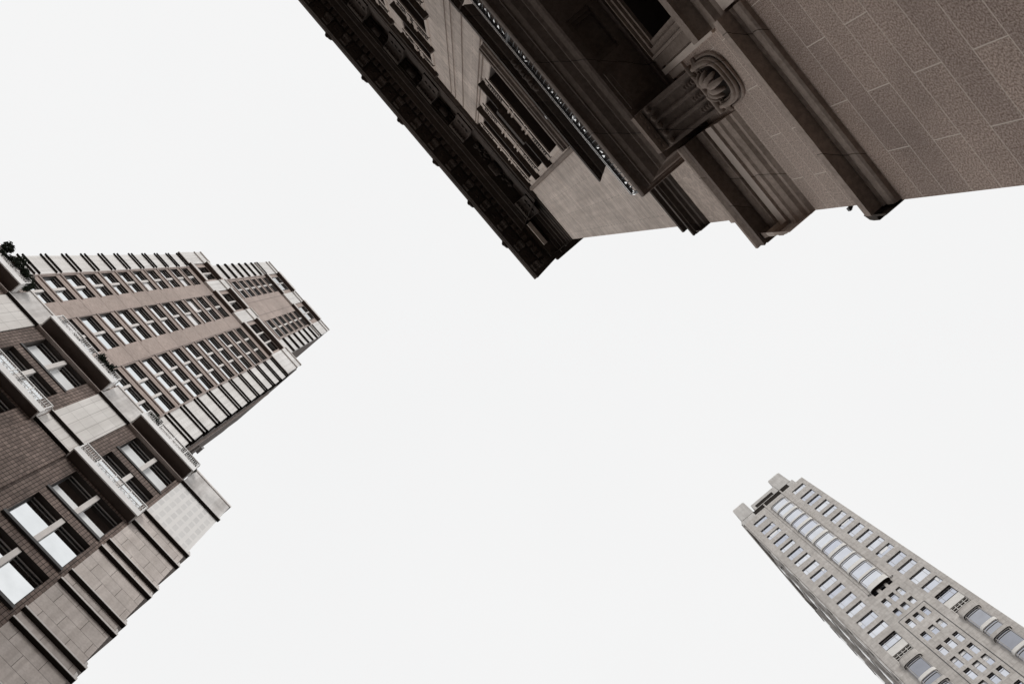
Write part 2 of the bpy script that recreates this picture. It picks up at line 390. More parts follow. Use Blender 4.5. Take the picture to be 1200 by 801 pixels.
for p0, p1 in ((-.73, 2.4), (-7.8, -5.4), (-15.5, -13.1), (-23.3, -20.2)): e().box(FP, p0 - .05, p1 + .05, 57.85, 58.05, -.55, .16)
e.done()
e = Each('brick_ledge', TRIMD, LB)
for b0, b1 in BAYS:
    belt(e(), FP, b0, b1, 54.95, 0, 0, 1.15, 0)
e.done()
# windows of the podium
MW = (FRAME, GL, TRIM, FRAME)
K1 = WindowKind(FP, 3.4, 3.2, RD, 2, mats=MW, mull=.26, mullout=-.06, sill=.15)
K2 = WindowKind(FP, 3.4, 3.05, RD, 2, mats=MW, mull=.26, mullout=-.06, sill=.09, frost=.47)
K3 = WindowKind(FP, 3.44, 2.95, RD, 2, mats=MW, mull=.26, mullout=-.06, sill=.07, frost=.72)
K4 = WindowKind(FP, 3.4, 3.4, RD, 2, mats=MW, mull=.26, mullout=-.06, sill=0)
for w0, w1 in BWIN[:3]:
    for zs in sills:
        if zs < 34 : continue
        k = K1 if zs < 40 else (K2 if zs < 50 else K3)
        k.put(LB, w0 if w1 - w0 < 3.6 else w0 + .15, zs)
    K4.put(LB, w0 if w1 - w0 < 3.6 else w0 + .15, 47.6)
# balconies
def spiral(c, r0, r1, t0, turns, n=14):
    return [(c[0] + (r0 + (r1 - r0) * i / n) * math.cos(t0 + turns * 2 * math.pi * i / n), c[1] + (r0 + (r1 - r0) * i / n) * math.sin(t0 + turns * 2 * math.pi * i / n)) for i in range(n + 1)]
def balcony(b0, b1, z, dep, fas, rail, name='balcony'):
    m = MB(); m.box(FP, b0 + .04, b1 - .04, z + .02, z + fas - .05, -.02, dep - .07)
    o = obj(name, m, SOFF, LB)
    m = MB(); m.box(FP, b0 + .02, b1 - .02, z, z + fas, dep - .07, dep)
    for a in (b0 + .02, b1 - .09): m.box(FP, a, a + .07, z, z + fas, .0, dep - .07)
    f = obj('fascia', m, WHITE, LB); 
    f.parent = o; f.location = (0, 0, 0)
    m = MB(); zt = z + fas; d = dep - .05; L = b1 - b0 - .2
    m.box(FP, b0 + .05, b1 - .05, zt + rail - .08, zt + rail, d - .05, d + .05)
    m.box(FP, b0 + .05, b1 - .05, zt + rail * .42, zt + rail * .42 + .04, d - .015, d + .015)
    n = max(3, round(L / 1.15))
    for i in range(n + 1):
        a = b0 + .1 + L * i / n; m.box(FP, a - .035, a + .035, zt, zt + rail - .07, d - .03, d + .03)
    for i in range(n):
        a0 = b0 + .1 + L * i / n; pw = L / n
        for j in range(1, 9): 
            a = a0 + pw * j / 9; m.box(FP, a - .011, a + .011, zt + rail * .45, zt + rail - .07, d - .012, d + .012)
        for j in range(2):
            ca = a0 + pw * (.27 + .46 * j); cz = zt + rail * .21; s_ = 1 if j == 0 else -1
            for c2, t0, tr in (((ca - .12 * s_, cz), 0, 1.3 * s_), ((ca + .12 * s_, cz), math.pi, 1.3 * s_)):
                P = spiral(c2, .15, .03, t0, tr); m.tube([FP(p, q, d) for p, q in P], .019, 4)
    for a in (b0 + .05, b1 - .05):
        sgn = 1
        m.box(FP, a - .03, a + .03, zt + rail - .07, zt + rail, .06, d - .04); m.box(FP, a - .03, a + .03, zt, zt + .05, .06, d - .04)
        for j in range(5): m.box(FP, a - .012, a + .012, zt + .05, zt + rail - .07, .06 + (d - .1) * j / 5, .085 + (d - .1) * j / 5)
    r = obj('railing', m, WHITE, LB); r.parent = o; r.location = (0, 0, 0)
    return o
for b0, b1 in BAYS[:3]: balcony(b0, b1, 46.62, .60, .58, 1.02)
for b0, b1 in BAYS[:3]: balcony(b0 + .02, b1 - .02, 55.52, .88, .62, 1.0)

# ---- tower, lower section
ZT0, ZT1 = 56.5, 100.3; P = 3.46
COLS = [(-17.85, -15.65, 2), (-14.1, -11.2, 2), (-9.6, -5.3, 3)]
rows = [65.42 + P * k for k in range(-2, 10)]
hl = [(a0, a1, z, z + 2.52, .295) for a0, a1, n in COLS for z in rows]
m = MB(); wall(m, FT, -18.05, -5.12, ZT0, ZT1, hl); obj('tower_front', m, BRICKT, LB)
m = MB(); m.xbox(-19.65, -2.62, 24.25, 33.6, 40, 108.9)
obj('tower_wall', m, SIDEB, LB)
e = Each('panel_strip', PANELT, LB)
for a0, a1 in ((-19.7, -18.07), (-5.14, -2.58)): e().box(FT, a0, a1, ZT0, ZT1, -.66, .05)
e.done()
e = Each('fin_moulding', SHADE, LB)  # fins coloured near-black to paint the shade of their undersides
for a0, a1, r0, r1 in ((-19.7, -18.05, .12, 0), (-5.16, -2.58, 0, .10)):
    for k in range(-3, 10):
        z = 68.27 + P * k
        for dz in (0, .76):
            m = e(); m.profile(FT, [(.05, z + dz), (.20, z + dz), (.20, z + dz + .05), (.05, z + dz + .10)], a0 - r0, a1 + r1)
            if a0 > -10: m.profile(lambda a, zz, d: (-2.62 + d, a, zz), [(0, z + dz), (.14, z + dz), (.14, z + dz + .05), (0, z + dz + .1)], 23.4, 24.9)
e.done()
e = Each('brick_edge', TRIMD, LB)
e().box(FT, -5.27, -5.12, ZT0, ZT1, -.1, .09); e().box(FT, -18.07, -17.93, ZT0, ZT1, -.1, .05)
for a in (-14.17, -9.72): e().box(FT, a - .03, a + .03, ZT0, ZT1, -.05, .05)
e.done()
MTW = (FRAME, GL, TRIM, TRIMD)
KT = {2: None}
kinds = [WindowKind(FT, a1 - a0, 2.5, .285, n, mats=MTW, mull=.2, mullout=-.08, sill=.09, fw=.05) for a0, a1, n in COLS]
rb0 = random.Random(5)
for (a0, a1, n), k in zip(COLS, kinds):
    for z in rows[1:]:
        o = k.put(LB, a0, z)
        if rb0.random() < .14: j = rb0.randrange(n); k.blind(o, rb0.choice((.5, .7, .9)), (j / n, (j + 1) / n))
# side of the tower seen past its right-hand edge
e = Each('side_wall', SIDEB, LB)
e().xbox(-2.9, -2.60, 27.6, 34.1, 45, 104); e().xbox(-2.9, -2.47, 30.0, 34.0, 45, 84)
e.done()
e = Each('side_trim', BRICKT, LB)
e().xbox(-2.70, -2.47, 27.3, 27.6, 45, 104); e().xbox(-2.6, -2.36, 29.7, 30.0, 45, 76)
e.done()
e = Each('side_balcony', WHITE, LB)
for z in (66, 79.8, 93.6): e().xbox(-2.6, -2.33, 33.4, 34.15, z, z + .6)
e.done()
# ---- storey band with slabs
BOX = [(-18.3, -15.85), (-14.42, -11.45), (-9.92, -5.42)]
PAN = [(-19.95, -18.32), (-15.83, -14.44), (-11.43, -9.94), (-5.4, -2.75)]
e = Each('band_wall', BRICKT, LB)
for a0, a1 in BOX: wall(e(), FT, a0, a1, 100.3, 108.9, [(a0 + .45, a1 - .25, 102.0, 106.0, .42)])
e.done()
e = Each('band_panel', PANELT, LB)
for a0, a1 in PAN: e().box(FT, a0, a1, 100.35, 108.3, -.6, .12)
e.done()
e = Each('band_trim', TRIM, LB)
for a0, a1 in PAN:
    r = .1 if a1 > -4 else 0
    for z in (100.3, 105.9, 108.3): e().profile(FT, [(0, z), (.26, z), (.26, z + .2), (.12, z + .3)], a0, a1 + r)
for a0, a1 in BOX:
    for z, dep, h in ((100.3, .42, .75), (106.25, .50, .62)): e().box(FT, a0 - .02, a1 + .02, z + .02, z + h, dep - .06, dep)
e.done()
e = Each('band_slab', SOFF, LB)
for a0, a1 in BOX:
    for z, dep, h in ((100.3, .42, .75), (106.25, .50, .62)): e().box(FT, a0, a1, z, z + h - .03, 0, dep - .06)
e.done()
for (a0, a1), n in zip(BOX, (2, 2, 3)):
    WindowKind(FT, a1 - a0 - .7, 3.98, .4, n, mats=MTW, mull=.16, mullout=.0, sill=.0, transom=(1.2, 2.4)).put(LB, a0 + .45, 102.01)
m = MB(); m.xbox(-19.8, -2.8, 24.1, 33, 108.91, 109.1)
obj('roof_slab', m, FRAME, LB)
# ---- upper section
UC = [(-15.85, -13.28, 2), (-9.62, -7.02, 2)]
urows = [113.25 + 3.48 * k for k in range(-1, 6)]
hl = [(a0, a1, z, z + 2.55, .25) for a0, a1, n in UC for z in urows]
m = MB(); wall(m, FU, -16.25, -6.72, 108, 143.4, hl); obj('upper_front', m, BRICKT, LB)
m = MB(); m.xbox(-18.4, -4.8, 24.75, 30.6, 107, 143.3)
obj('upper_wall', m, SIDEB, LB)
e = Each('upper_edge', TRIMD, LB)
for a in (-12.52, -10.55): e().box(FU, a - .03, a + .03, 108, 134, -.05, .03)
e().box(FU, -16.28, -16.1, 108, 134, -.1, .07); e().box(FU, -6.9, -6.7, 108, 134, -.1, .07)
e.done()
e = Each('upper_panel', PANELT, LB)
for a0, a1 in ((-18.42, -16.27), (-6.7, -4.72)): e().box(FU, a0, a1, 108, 133.4, -.56, .04)
e.done()
e = Each('upper_fin', SHADE, LB)  # near-black here too, in place of the fins' own shade
for a0, a1, r0, r1 in ((-18.42, -16.26, .1, 0), (-6.72, -4.72, 0, .1)):
    for k in range(-1, 7):
        z = 113.5 + 3.48 * k
        for dz in (0, .5): e().profile(FU, [(.04, z + dz), (.22, z + dz), (.22, z + dz + .10), (.04, z + dz + .2)], a0 - r0, a1 + r1)
e.done()
kinds = [WindowKind(FU, a1 - a0, 2.53, .24, n, mats=MTW, mull=.2, mullout=-.03, sill=.08, fw=.05) for a0, a1, n in UC]
for (a0, a1, n), k in zip(UC, kinds):
    for z in urows[1:]: k.put(LB, a0, z)
UB = [(-16.25, -12.62), (-10.6, -6.8)]; UP = [(-18.5, -16.27), (-12.6, -10.62), (-6.78, -4.75)]
e = Each('crown_panel', PANELT, LB)
for a0, a1 in UP: e().box(FU, a0, a1, 133.5, 142.9, -.5, .12)
e.done()
e = Each('crown_trim', TRIM, LB)
for a0, a1 in UP:
    for z in (133.4, 140.6, 142.7): e().profile(FU, [(0, z), (.28, z), (.28, z + .2), (.12, z + .3)], a0, a1)
for a0, a1 in UB:
    for z, dep, h in ((133.4, .42, .7), (141.3, .55, 1.0)): e().box(FU, a0 - .02, a1 + .02, z + .02, z + h, dep - .06, dep)
e.done()
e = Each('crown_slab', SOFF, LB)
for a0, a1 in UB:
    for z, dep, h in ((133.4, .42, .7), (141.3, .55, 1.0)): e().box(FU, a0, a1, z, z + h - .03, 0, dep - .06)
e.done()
for (a0, a1) in UB:
    WindowKind(FU, 2.4, 4.2, .02, 2, mats=MTW, mull=.16, mullout=.1, sill=.0, transom=(1.3, 2.6)).put(LB, (a0 + a1) / 2 - 1.2, 136.2)

# ---- shrubs on the roof terraces
def shrub(name, label, a, z, d, rx, rz, n, seed, group='shrubs on the roof terrace of the brick building'):
    rnd = random.Random(seed); base = Vector(FP(a, z, d))
    t = thing(name, label, 'shrub', base, group)
    mb = MB()
    blobs = [(Vector((rnd.uniform(-.75, .75) * rx, rnd.uniform(-.4, .4) * rx, rz * rnd.uniform(.3, 1.35))), rnd.uniform(.28, .5) * min(rx, rz) * 1.2) for _ in range(9)]
    for i in range(n):
        c, r = rnd.choice(blobs)
        v = Vector((rnd.gauss(0, 1), rnd.gauss(0, 1), rnd.gauss(0, 1))).normalized() * r * rnd.uniform(.45, 1.08)
        p = c + v; L = rnd.uniform(.05, .12)
        u = Vector((rnd.gauss(0, 1), rnd.gauss(0, 1), rnd.gauss(0, .7))).normalized(); q = u.orthogonal().normalized()
        q = (q + u.cross(q) * rnd.uniform(-1, 1)).normalized()
        mb.poly(p - u * L, p + q * L * .5, p + u * L, p - q * L * .5)
    me = mb.mesh('foliage'); link('foliage', me, LEAFD, t)
    mb = MB()
    for c, r in blobs:
        mb.tube([(c.x * .15, c.y * .15, -.1), (c.x * .5, c.y * .5, c.z * .5), tuple(c)], [.03, .022, .008], 5)
    link('stem', mb.mesh('stem'), BARK, t)
    return t
SH = [
 ('big dark leafy shrub spilling over the terrace rail at the far left', -17.4, 56.5, .62, 1.25, .78, 4200, 1),
 ('low dark shrub at the rail end beside the upper weathered cap stone', -15.95, 56.5, .70, .6, .75, 1800, 2),
 ('small green shrub below the tower windows on the middle terrace', -11.5, 56.5, .35, .4, .5, 420, 3),
 ('feathery green shrub along the lower half of the middle terrace rail', -9.15, 56.5, .66, .8, .55, 800, 4),
 ('small shrub at the upper end of the lowest terrace rail', -4.6, 56.5, .6, .45, .6, 600, 5),
 ('dark bushy shrub at the free corner end of the lowest terrace rail', -1.4, 56.5, .4, .6, 1.0, 1300, 6)]
for lab, a, z, d, rx, rz, n, s_ in SH: shrub('terrace_shrub', lab, a, z, d, rx, rz, n, s_)

# ================================================================== RIGHT: grey stone tower
RB = thing('stone_tower', 'slender grey-beige stone tower with bowed glass bays and two square crown pylons', 'building', (78, -13, G0))
U = 70.0
FR = lambda a, z, d: (U - d, a, z)
W0, W1 = -19.45, -5.95
zz = lambda t: t * U
LC, RC = (-9.8, -7.15), (-18.65, -16.15)         # the two side columns of windows
heads = [2.284]
for k in range(7): heads += [2.2255 - .0955 * k, 2.179 - .0955 * k]
holes = []; wins = []
for i, h in enumerate(heads):
    hh = .0305 if i % 2 else .0262
    for c in (LC, RC): holes.append((c[0], c[1], zz(h - hh) - .15, zz(h) - .18, .22)); wins.append(('S' + str(i % 2), c[0], zz(h - hh) - .15))
cols3 = [(-12.15, -11.41), (-13.42, -12.64), (-14.56, -13.86)]
g3 = [(1.703, 1.676), (1.655, 1.6215), (1.6075, 1.58), (1.559, 1.527), (1.504, 1.473), (1.45, 1.4165), (1.405, 1.371), (1.364, 1.331), (1.322, 1.292), (1.275, 1.244), (1.23, 1.2), (1.185, 1.155)]
for h0, h1 in g3:
    for c in cols3: holes.append((c[0], c[1], zz(h1), zz(h0) - .25, .28))
for c in (LC, RC):                                # frame storey and the bays under it
    holes.append((c[0] + .05, c[1] - .05, zz(1.4775), zz(1.5565), .35))
m = MB(); wall(m, FR, W0, W1, zz(1.0), zz(2.313), holes)
m.xbox(U + .4, U + 21.3, W0 + .02, W1 - .02, G0, zz(2.313) - .02)
m.poly((U, W0, G0), (U, W1, G0), (U, W1, zz(1)), (U, W0, zz(1)))
for a in (W0, W1):
    m.poly((U, a, G0), (U + .4, a, G0), (U + .4, a, zz(2.313)), (U, a, zz(2.313)))
m.poly((U, W0, zz(2.313)), (U, W1, zz(2.313)), (U + .4, W1, zz(2.313)), (U + .4, W0, zz(2.313)))
obj('stone_wall', m, RST, RB)
MR = (FRAMEL, GR, RTRIM, RTRIM)
KS = {'S0': WindowKind(FR, 2.5, zz(.0262) - .03, .2, 1, mats=MR, fw=.05, sill=0, thinmull=(.2, .8), line=False),
      'S1': WindowKind(FR, 2.5, zz(.0305) - .03, .2, 1, mats=MR, fw=.05, sill=0, thinmull=(.2, .8), line=False)}
KS['S0l'] = WindowKind(FR, 2.65, zz(.0262) - .03, .2, 1, mats=MR, fw=.05, sill=0, thinmull=(.2, .8), line=False)
KS['S1l'] = WindowKind(FR, 2.65, zz(.0305) - .03, .2, 1, mats=MR, fw=.05, sill=0, thinmull=(.2, .8), line=False)
rb = random.Random(22)
for n, a, z in wins:
    k = KS[n + ('l' if a == LC[0] else '')]; o = k.put(RB, a, z)
    if rb.random() < .3: k.blind(o, rb.choice((.3, .45, .6)), rb.choice(((.18, .82), (.2, .8), (0, .2), (.8, 1))))
kk = {}
for h0, h1 in g3:
    for c in cols3:
        hgt = zz(h0) - .25 - zz(h1)
        key = (round(hgt, 3), round(c[1] - c[0], 3))
        if key not in kk: kk[key] = WindowKind(FR, c[1] - c[0], hgt, .26, 1, mats=MR, fw=.05, sill=0, transom=hgt * .72, line=False)
        o = kk[key].put(RB, c[0], zz(h1))
        if rb.random() < .25: kk[key].blind(o, rb.choice((.25, .4)))
# thin frame joint round the lower centre grid
e = Each('frame_joint', FRAME, RB); 
for a in (-10.9, -15.05): e().box(FR, a - .05, a + .05, zz(1.0), zz(1.567), -.04, .015)
e().box(FR, -14.99, -10.96, zz(1.567) - .06, zz(1.567) + .04, -.04, .014)
e.done()
# special storey: window, pale spandrel, dark balcony opening with rail
for c in (LC, RC):
    a0, a1 = c[0] + .05, c[1] - .05
    WindowKind(FR, a1 - a0, zz(.030), .3, 1, mats=MR, fw=.06, sill=0, thinmull=(.22, .78), transom=1.5, line=False).put(RB, a0, zz(1.5255))
    m = MB(); m.box(FR, a0 + .01, a1 - .01, zz(1.503), zz(1.525), -.3, -.06); obj('pale_spandrel', m, RTRIM, RB)
    m = MB(); m.box(FR, a0, a1, zz(1.4775) + .002, zz(1.5027), -.345, -.30); obj('opening_shade', m, SHADE, RB)  # dark sheet stands in for the shade within the opening
    m = MB()
    for q in (.0, .25, .5, .75, 1): m.box(FR, a0 + .06 + (a1 - a0 - .12) * q - .04, a0 + .06 + (a1 - a0 - .12) * q + .04, zz(1.4785), zz(1.502), -.3, -.14)
    for z in (1.488, 1.495): m.box(FR, a0 + .02, a1 - .02, zz(z) - .04, zz(z) + .04, -.13, -.07)
    obj('balcony_rail', m, RTRIM, RB)
# bowed bays
def arc(a0, a1, sag, n=10, d0=0.0):
    """flattened bow: nearly straight front with rounded shoulders"""
    c = (a1 - a0) / 2; mid = (a0 + a1) / 2; r = []
    for i in range(n + 1):
        th = math.pi * i / n; e = .62
        x = -math.copysign(abs(math.cos(th)) ** e, math.cos(th)); y = abs(math.sin(th)) ** e
        r.append((mid + c * x, d0 + sag * y))
    return r
def bowband(mb, F, a0, a1, z0, z1, sag, extra=0.0, d0=0.0, lids=True, soff=None):
    A = arc(a0, a1, sag, 10, d0)
    if extra: A = [(a + (a - (a0 + a1) / 2) * extra / ((a1 - a0) / 2), d + extra) for a, d in A]
    b = [F(a, z0, d) for a, d in A]; t = [F(a, z1, d) for a, d in A]
    for i in range(len(A) - 1): mb.poly(b[i], b[i + 1], t[i + 1], t[i])
    if lids:
        (soff or mb).poly(*([F(A[0][0], z0, -.05)] + b + [F(A[-1][0], z0, -.05)])); mb.poly(*([F(A[0][0], z1, -.05)] + t + [F(A[-1][0], z1, -.05)]))
    mb.poly(b[0], t[0], F(A[0][0], z1, -.05), F(A[0][0], z0, -.05)); mb.poly(b[-1], t[-1], F(A[-1][0], z1, -.05), F(A[-1][0], z0, -.05))
def bowstorey(a0, a1, z0, z1, sag, sp0, sp1, d0=.05, gl=None):
    """one glazed storey of a bowed bay: mullioned frame with its bent pane and the pale spandrel under it"""
    m = MB(); A = arc(a0, a1, sag, 10, d0)
    for i in (0, 2, 8, 10):
        a, d = A[i]; m.box(FR, a - .045, a + .045, z0, z1, d - .05, d + .045)
    for i in range(10):
        for q in (z0 + .03, z1 - .42, z1 - .04):
            (pa, pd), (qa, qd) = A[i], A[i + 1]
            m.hexa([FR(pa, q - .03, pd - .03), FR(qa, q - .03, qd - .03), FR(qa, q - .03, qd + .035), FR(pa, q - .03, pd + .035),
                    FR(pa, q + .03, pd - .03), FR(qa, q + .03, qd - .03), FR(qa, q + .03, qd + .035), FR(pa, q + .03, pd + .035)])
    o = obj('bow_window', m, FRAMEL, RB)
    m = MB(); bowband(m, FR, a0, a1, z0, z1, sag, 0, d0 - .02, False); p = obj('pane', m, gl or GR, RB); p.parent = o; p.location = (0, 0, 0)
    m = MB(); bowband(m, FR, a0, a1, sp0, sp1, sag, .07, d0); p = obj('spandrel', m, RTRIM, RB); p.parent = o; p.location = (0, 0, 0)
CB = (-14.55, -11.5); zb = zz(1.690)
hs_ = [2.279] + heads[1:12]
tops = [zz(2.279)] + [zz(h) for h in heads[1:12]]
n_st = 12; stp = (zz(2.279) - zb - .4) / n_st
for i in range(n_st):
    z1 = zb + .4 + stp * (i + 1); z0 = z1 - stp
    th = .95 if i % 2 == 0 else .55
    bowstorey(CB[0], CB[1], z0 + th, z1 - .02, .36, z0 + .02, z0 + th - .02, .05, GR1)
m = MB(); q_ = MB(); bowband(m, FR, CB[0], CB[1], zb, zb + .36, 0.36, .10, .05, True, q_)
obj('bow_base', m, RTRIM, RB); obj('bow_soffit', q_, SHADE, RB)  # soffit coloured near-black to deepen its shade
e = Each('bow_hook', FRAME, RB)
for a in (-15.0, -11.1): e().box(FR, a - .22, a + .22, zb + .1, zb + .22, 0, .12)
e.done()
e = Each('bow_pilaster', RST, RB)
for a in (-14.95, -11.1): e().box(FR, a - .12, a + .12, zb, zz(2.335), 0, .10)
bowband(e(), FR, CB[0], CB[1], zz(2.279) + .02, zz(2.279) + .5, 0.36, .05, .05)
e.done()
for c in (LC, RC):                                # lower bowed bays, two glazed storeys under each stone band
    a0, a1 = c[0] + .2, c[1] - .2
    for j in range(4):
        zt = zz(1.4515 - .088 * j)
        m = MB(); q_ = MB(); bowband(m, FR, a0, a1, zt, zt + (1.4 if j == 0 else .7), .40, .16, .05, True, q_); obj('stone_band', m, RST, RB); obj('band_soffit', q_, SHADE, RB)  # band undersides get the same painted shade
        zm = zt - 3.15
        bowstorey(a0, a1, zm + .02, zt - .05, .40, zm - .62, zm, .04, GR2)
        bowstorey(a0, a1, zt - 5.45, zm - .64, .40, zt - .04, zt - .01, .04, GR2)
# crown
e = Each('crown_wall', RPYL, RB)
zA, zB, zC = zz(2.313), zz(2.343), zz(2.3835)
e().box(FR, -17.9, -6.0, zA, zA + .25, -6, .0)                         # plinth below the slot
e().box(FR, -18.05, -16.75, zA + .25, zB - .05, -6, -.05); e().box(FR, -8.7, -5.8, zA + .25, zB - .05, -6, -.05)
e().box(FR, -16.75, -8.7, zA + .25, zB - .05, -6, -1.6)
# centre wall with its dark slot
e().box(FR, -14.9, -9.3, zB - .05, zz(2.3455), -5, -.02); e().box(FR, -14.9, -9.3, zz(2.366), zC, -5, -.02)
e().box(FR, -14.9, -13.85, zz(2.3455), zz(2.366), -5, -.02); e().box(FR, -9.85, -9.3, zz(2.3455), zz(2.366), -5, -.02); e().box(FR, -13.85, -9.85, zz(2.3455), zz(2.366), -5, -1.4)
e.done()
for a0, a1 in ((-17.6, -14.95), (-8.85, -6.2)):
    m = MB(); m.box(FR, a0, a1, zB - .05, zz(2.43), -5, .0)
    m.hexa([FR(a0, zz(2.43), 0), FR(a1, zz(2.43), 0), FR(a1, zz(2.43), -5), FR(a0, zz(2.43), -5), FR(a0 + .25, zz(2.4455), -.3), FR(a1 - .25, zz(2.4455), -.3), FR(a1 - .25, zz(2.4455), -4.6), FR(a0 + .25, zz(2.4455), -4.6)])
    obj('crown_pylon', m, RPYL, RB)
e = Each('slot_shade', SHADE, RB); e().box(FR, -16.74, -8.71, zA + .26, zB - .06, -1.59, -.055); e().box(FR, -13.84, -9.86, zz(2.3457), zz(2.3658), -1.39, -.06); e.done()  # dark boxes added to paint the shade in the crown slots
# narrow side face: piers, windows and a shallow bay
FRS = lambda a, z, d: (a, W1 + d, z)
e = Each('side_pier', RST, RB)
for a in (70.35, 74.3, 78.6, 82.9, 87.2, 90.9): e().box(FRS, a - .35, a + .35, zz(1.0), zz(2.30), -.05, .12)
e().box(FRS, 76.6, 80.6, zz(1.0), zz(2.19), -.05, .30); e().box(FRS, 85.2, 89.2, zz(1.0), zz(2.16), -.05, .55)
e().box(FRS, 70.5, 91.2, zz(2.30), zz(2.345), -4, .35)
e.done()
e = Each('side_window', GT, RB); f_ = Each('side_sill', FRAMEL, RB)
for a, wd, d in ((71.2, 1.5, 0), (75.2, 1.2, 0), (77.4, 2.4, .30), (81.2, 1.3, 0), (84.0, 1.1, 0), (86.0, 2.4, .55)):
    for k in range(12):
        z = zz(2.25) - 3.39 * k * 2
        if len(e.l) < 90: e().box(FRS, a, a + wd, z - 4.9, z, d - .05, d + .02); f_().box(FRS, a - .1, a + wd + .1, z - 5.1, z - 4.92, d, d + .1)
e.done(); f_.done()

# ================================================================== TOP: classical stone building
TB = thing('classical_building', 'dark classical stone building with granite base, deep bracketed cornice and a console-carried balcony', 'building', (-16, -4.5, G0))
FC = lambda a, z, d: (a, -4.5 + d, z)
E = 3.0; TL = -76.0
# granite base with a doorway
DO = (-4.3, -.62, G0 + .2, 11.0, .9)
m = MB(); wall(m, FC, TL, E, G0, 11.45, [DO]); obj('granite_base', m, GRANITE, TB); m = MB(); m.xbox(TL, E, -30, -5.55, G0, 51.0)
m.poly((E, -4.5, G0), (E, -5.55, G0), (E, -5.55, 47.4), (E, -4.5, 47.4)); m.poly((TL, -4.5, G0), (TL, -5.55, G0), (TL, -5.55, 47.4), (TL, -4.5, 47.4))
obj('rear_wall', m, LIME2, TB)
# string course with roll, soffit and fascia
SC = [(0, 11.32), (.06, 11.325), (.09, 11.36), (.10, 11.42), (.10, 11.52), (.085, 11.57), (.12, 11.60), (.12, 11.64), (.27, 11.64), (.27, 11.62), (.31, 11.62), (.31, 11.80), (.26, 11.9), (0, 11.98)]
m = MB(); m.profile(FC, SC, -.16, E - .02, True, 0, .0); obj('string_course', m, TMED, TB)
m = MB(); m.profile(lambda a, z, d: (E + d * .3, a, z), SC, -9, -4.24); obj('string_course', m, TSHADE, TB)  # return coloured darker because this side faces away from the light
# hood over the doorway, stepping forward of the string course
HD = [(0, 11.75), (.12, 11.75), (.12, 11.95), (.2, 12.0), (.2, 12.25), (.36, 12.3), (.42, 12.3), (.42, 12.55), (.3, 12.62), (0, 12.7)]
m = MB(); m.profile(FC, HD, -5.0, -.12); obj('door_hood', m, TMOLD, TB)
e = Each('door_surround', TPALE, TB); e().box(FC, -.62, -.2, G0, 11.7, 0, .14); e().box(FC, -4.75, -4.32, G0, 11.7, 0, .14); e().box(FC, -4.75, -.2, 11.72, 11.745, 0, .13); e.done()
# granite between string course and main cornice, with a window under the balcony
WO = (-4.35, -.66, 12.75, 15.2, .9)
m = MB(); wall(m, FC, TL, E, 11.45, 18.8, [WO]); obj('upper_base', m, GRAN2, TB)
m = MB(); m.poly(FC(-4.35, 12.75, -.85), FC(-.66, 12.75, -.85), FC(-.66, 15.2, -.85), FC(-4.35, 15.2, -.85)); q_ = MB(); q_.poly(FC(-4.3, G0, -.85), FC(-.62, G0, -.85), FC(-.62, 11, -.85), FC(-4.3, 11, -.85)); obj('door', q_, SHADE, TB)
o = obj('window', m, GT, TB)
q_ = MB(); g = .004  # dark sheets over the reveals paint the recess shade
for xx in (WO[0] + g, WO[1] - g): q_.poly(FC(xx, 12.75, -.002), FC(xx, 15.2, -.002), FC(xx, 15.2, -.85), FC(xx, 12.75, -.85))
q_.poly(FC(WO[0] + g, 15.2 - g, -.002), FC(WO[1] - g, 15.2 - g, -.002), FC(WO[1] - g, 15.2 - g, -.85), FC(WO[0] + g, 15.2 - g, -.85))
f = obj('reveal_shade', q_, REVSHADE, TB); f.parent = o; f.location = (0, 0, 0)
m = MB(); m.box(FC, -2.56, -2.44, 12.75, 15.2, -.84, -.7); m.box(FC, -1.5, -1.45, 12.75, 15.2, -.84, -.76); m.box(FC, -4.35, -.66, 14.2, 14.3, -.83, -.72); f = obj('window_bar', m, FRAME, TB); f.parent = o; f.location = (0, 0, 0)
e = Each('architrave', TMOLD, TB)                     # nested architrave mouldings
for i, (g, wd, d) in enumerate(((0, .10, .05), (.10, .11, .10), (.215, .05, .15), (.265, .18, .07))):
    x0, x1, zt = WO[0] - g, WO[1] + g, WO[3] + g; m = e()
    m.box(FC, x1 + .003, x1 + wd, 12.72, zt + wd, 0, d); m.box(FC, x0 - wd, x0 - .003, 12.72, zt + wd, 0, d); m.box(FC, x0, x1, zt + .003, zt + wd, 0, d)
e.done()
e = Each('jamb_pilaster', TPALE, TB)
e().box(FC, -.185, -.08, 12.75, 15.75, 0, .06); e().box(FC, -.07, .05, 14.75, 15.85, 0, .04)
e.done()
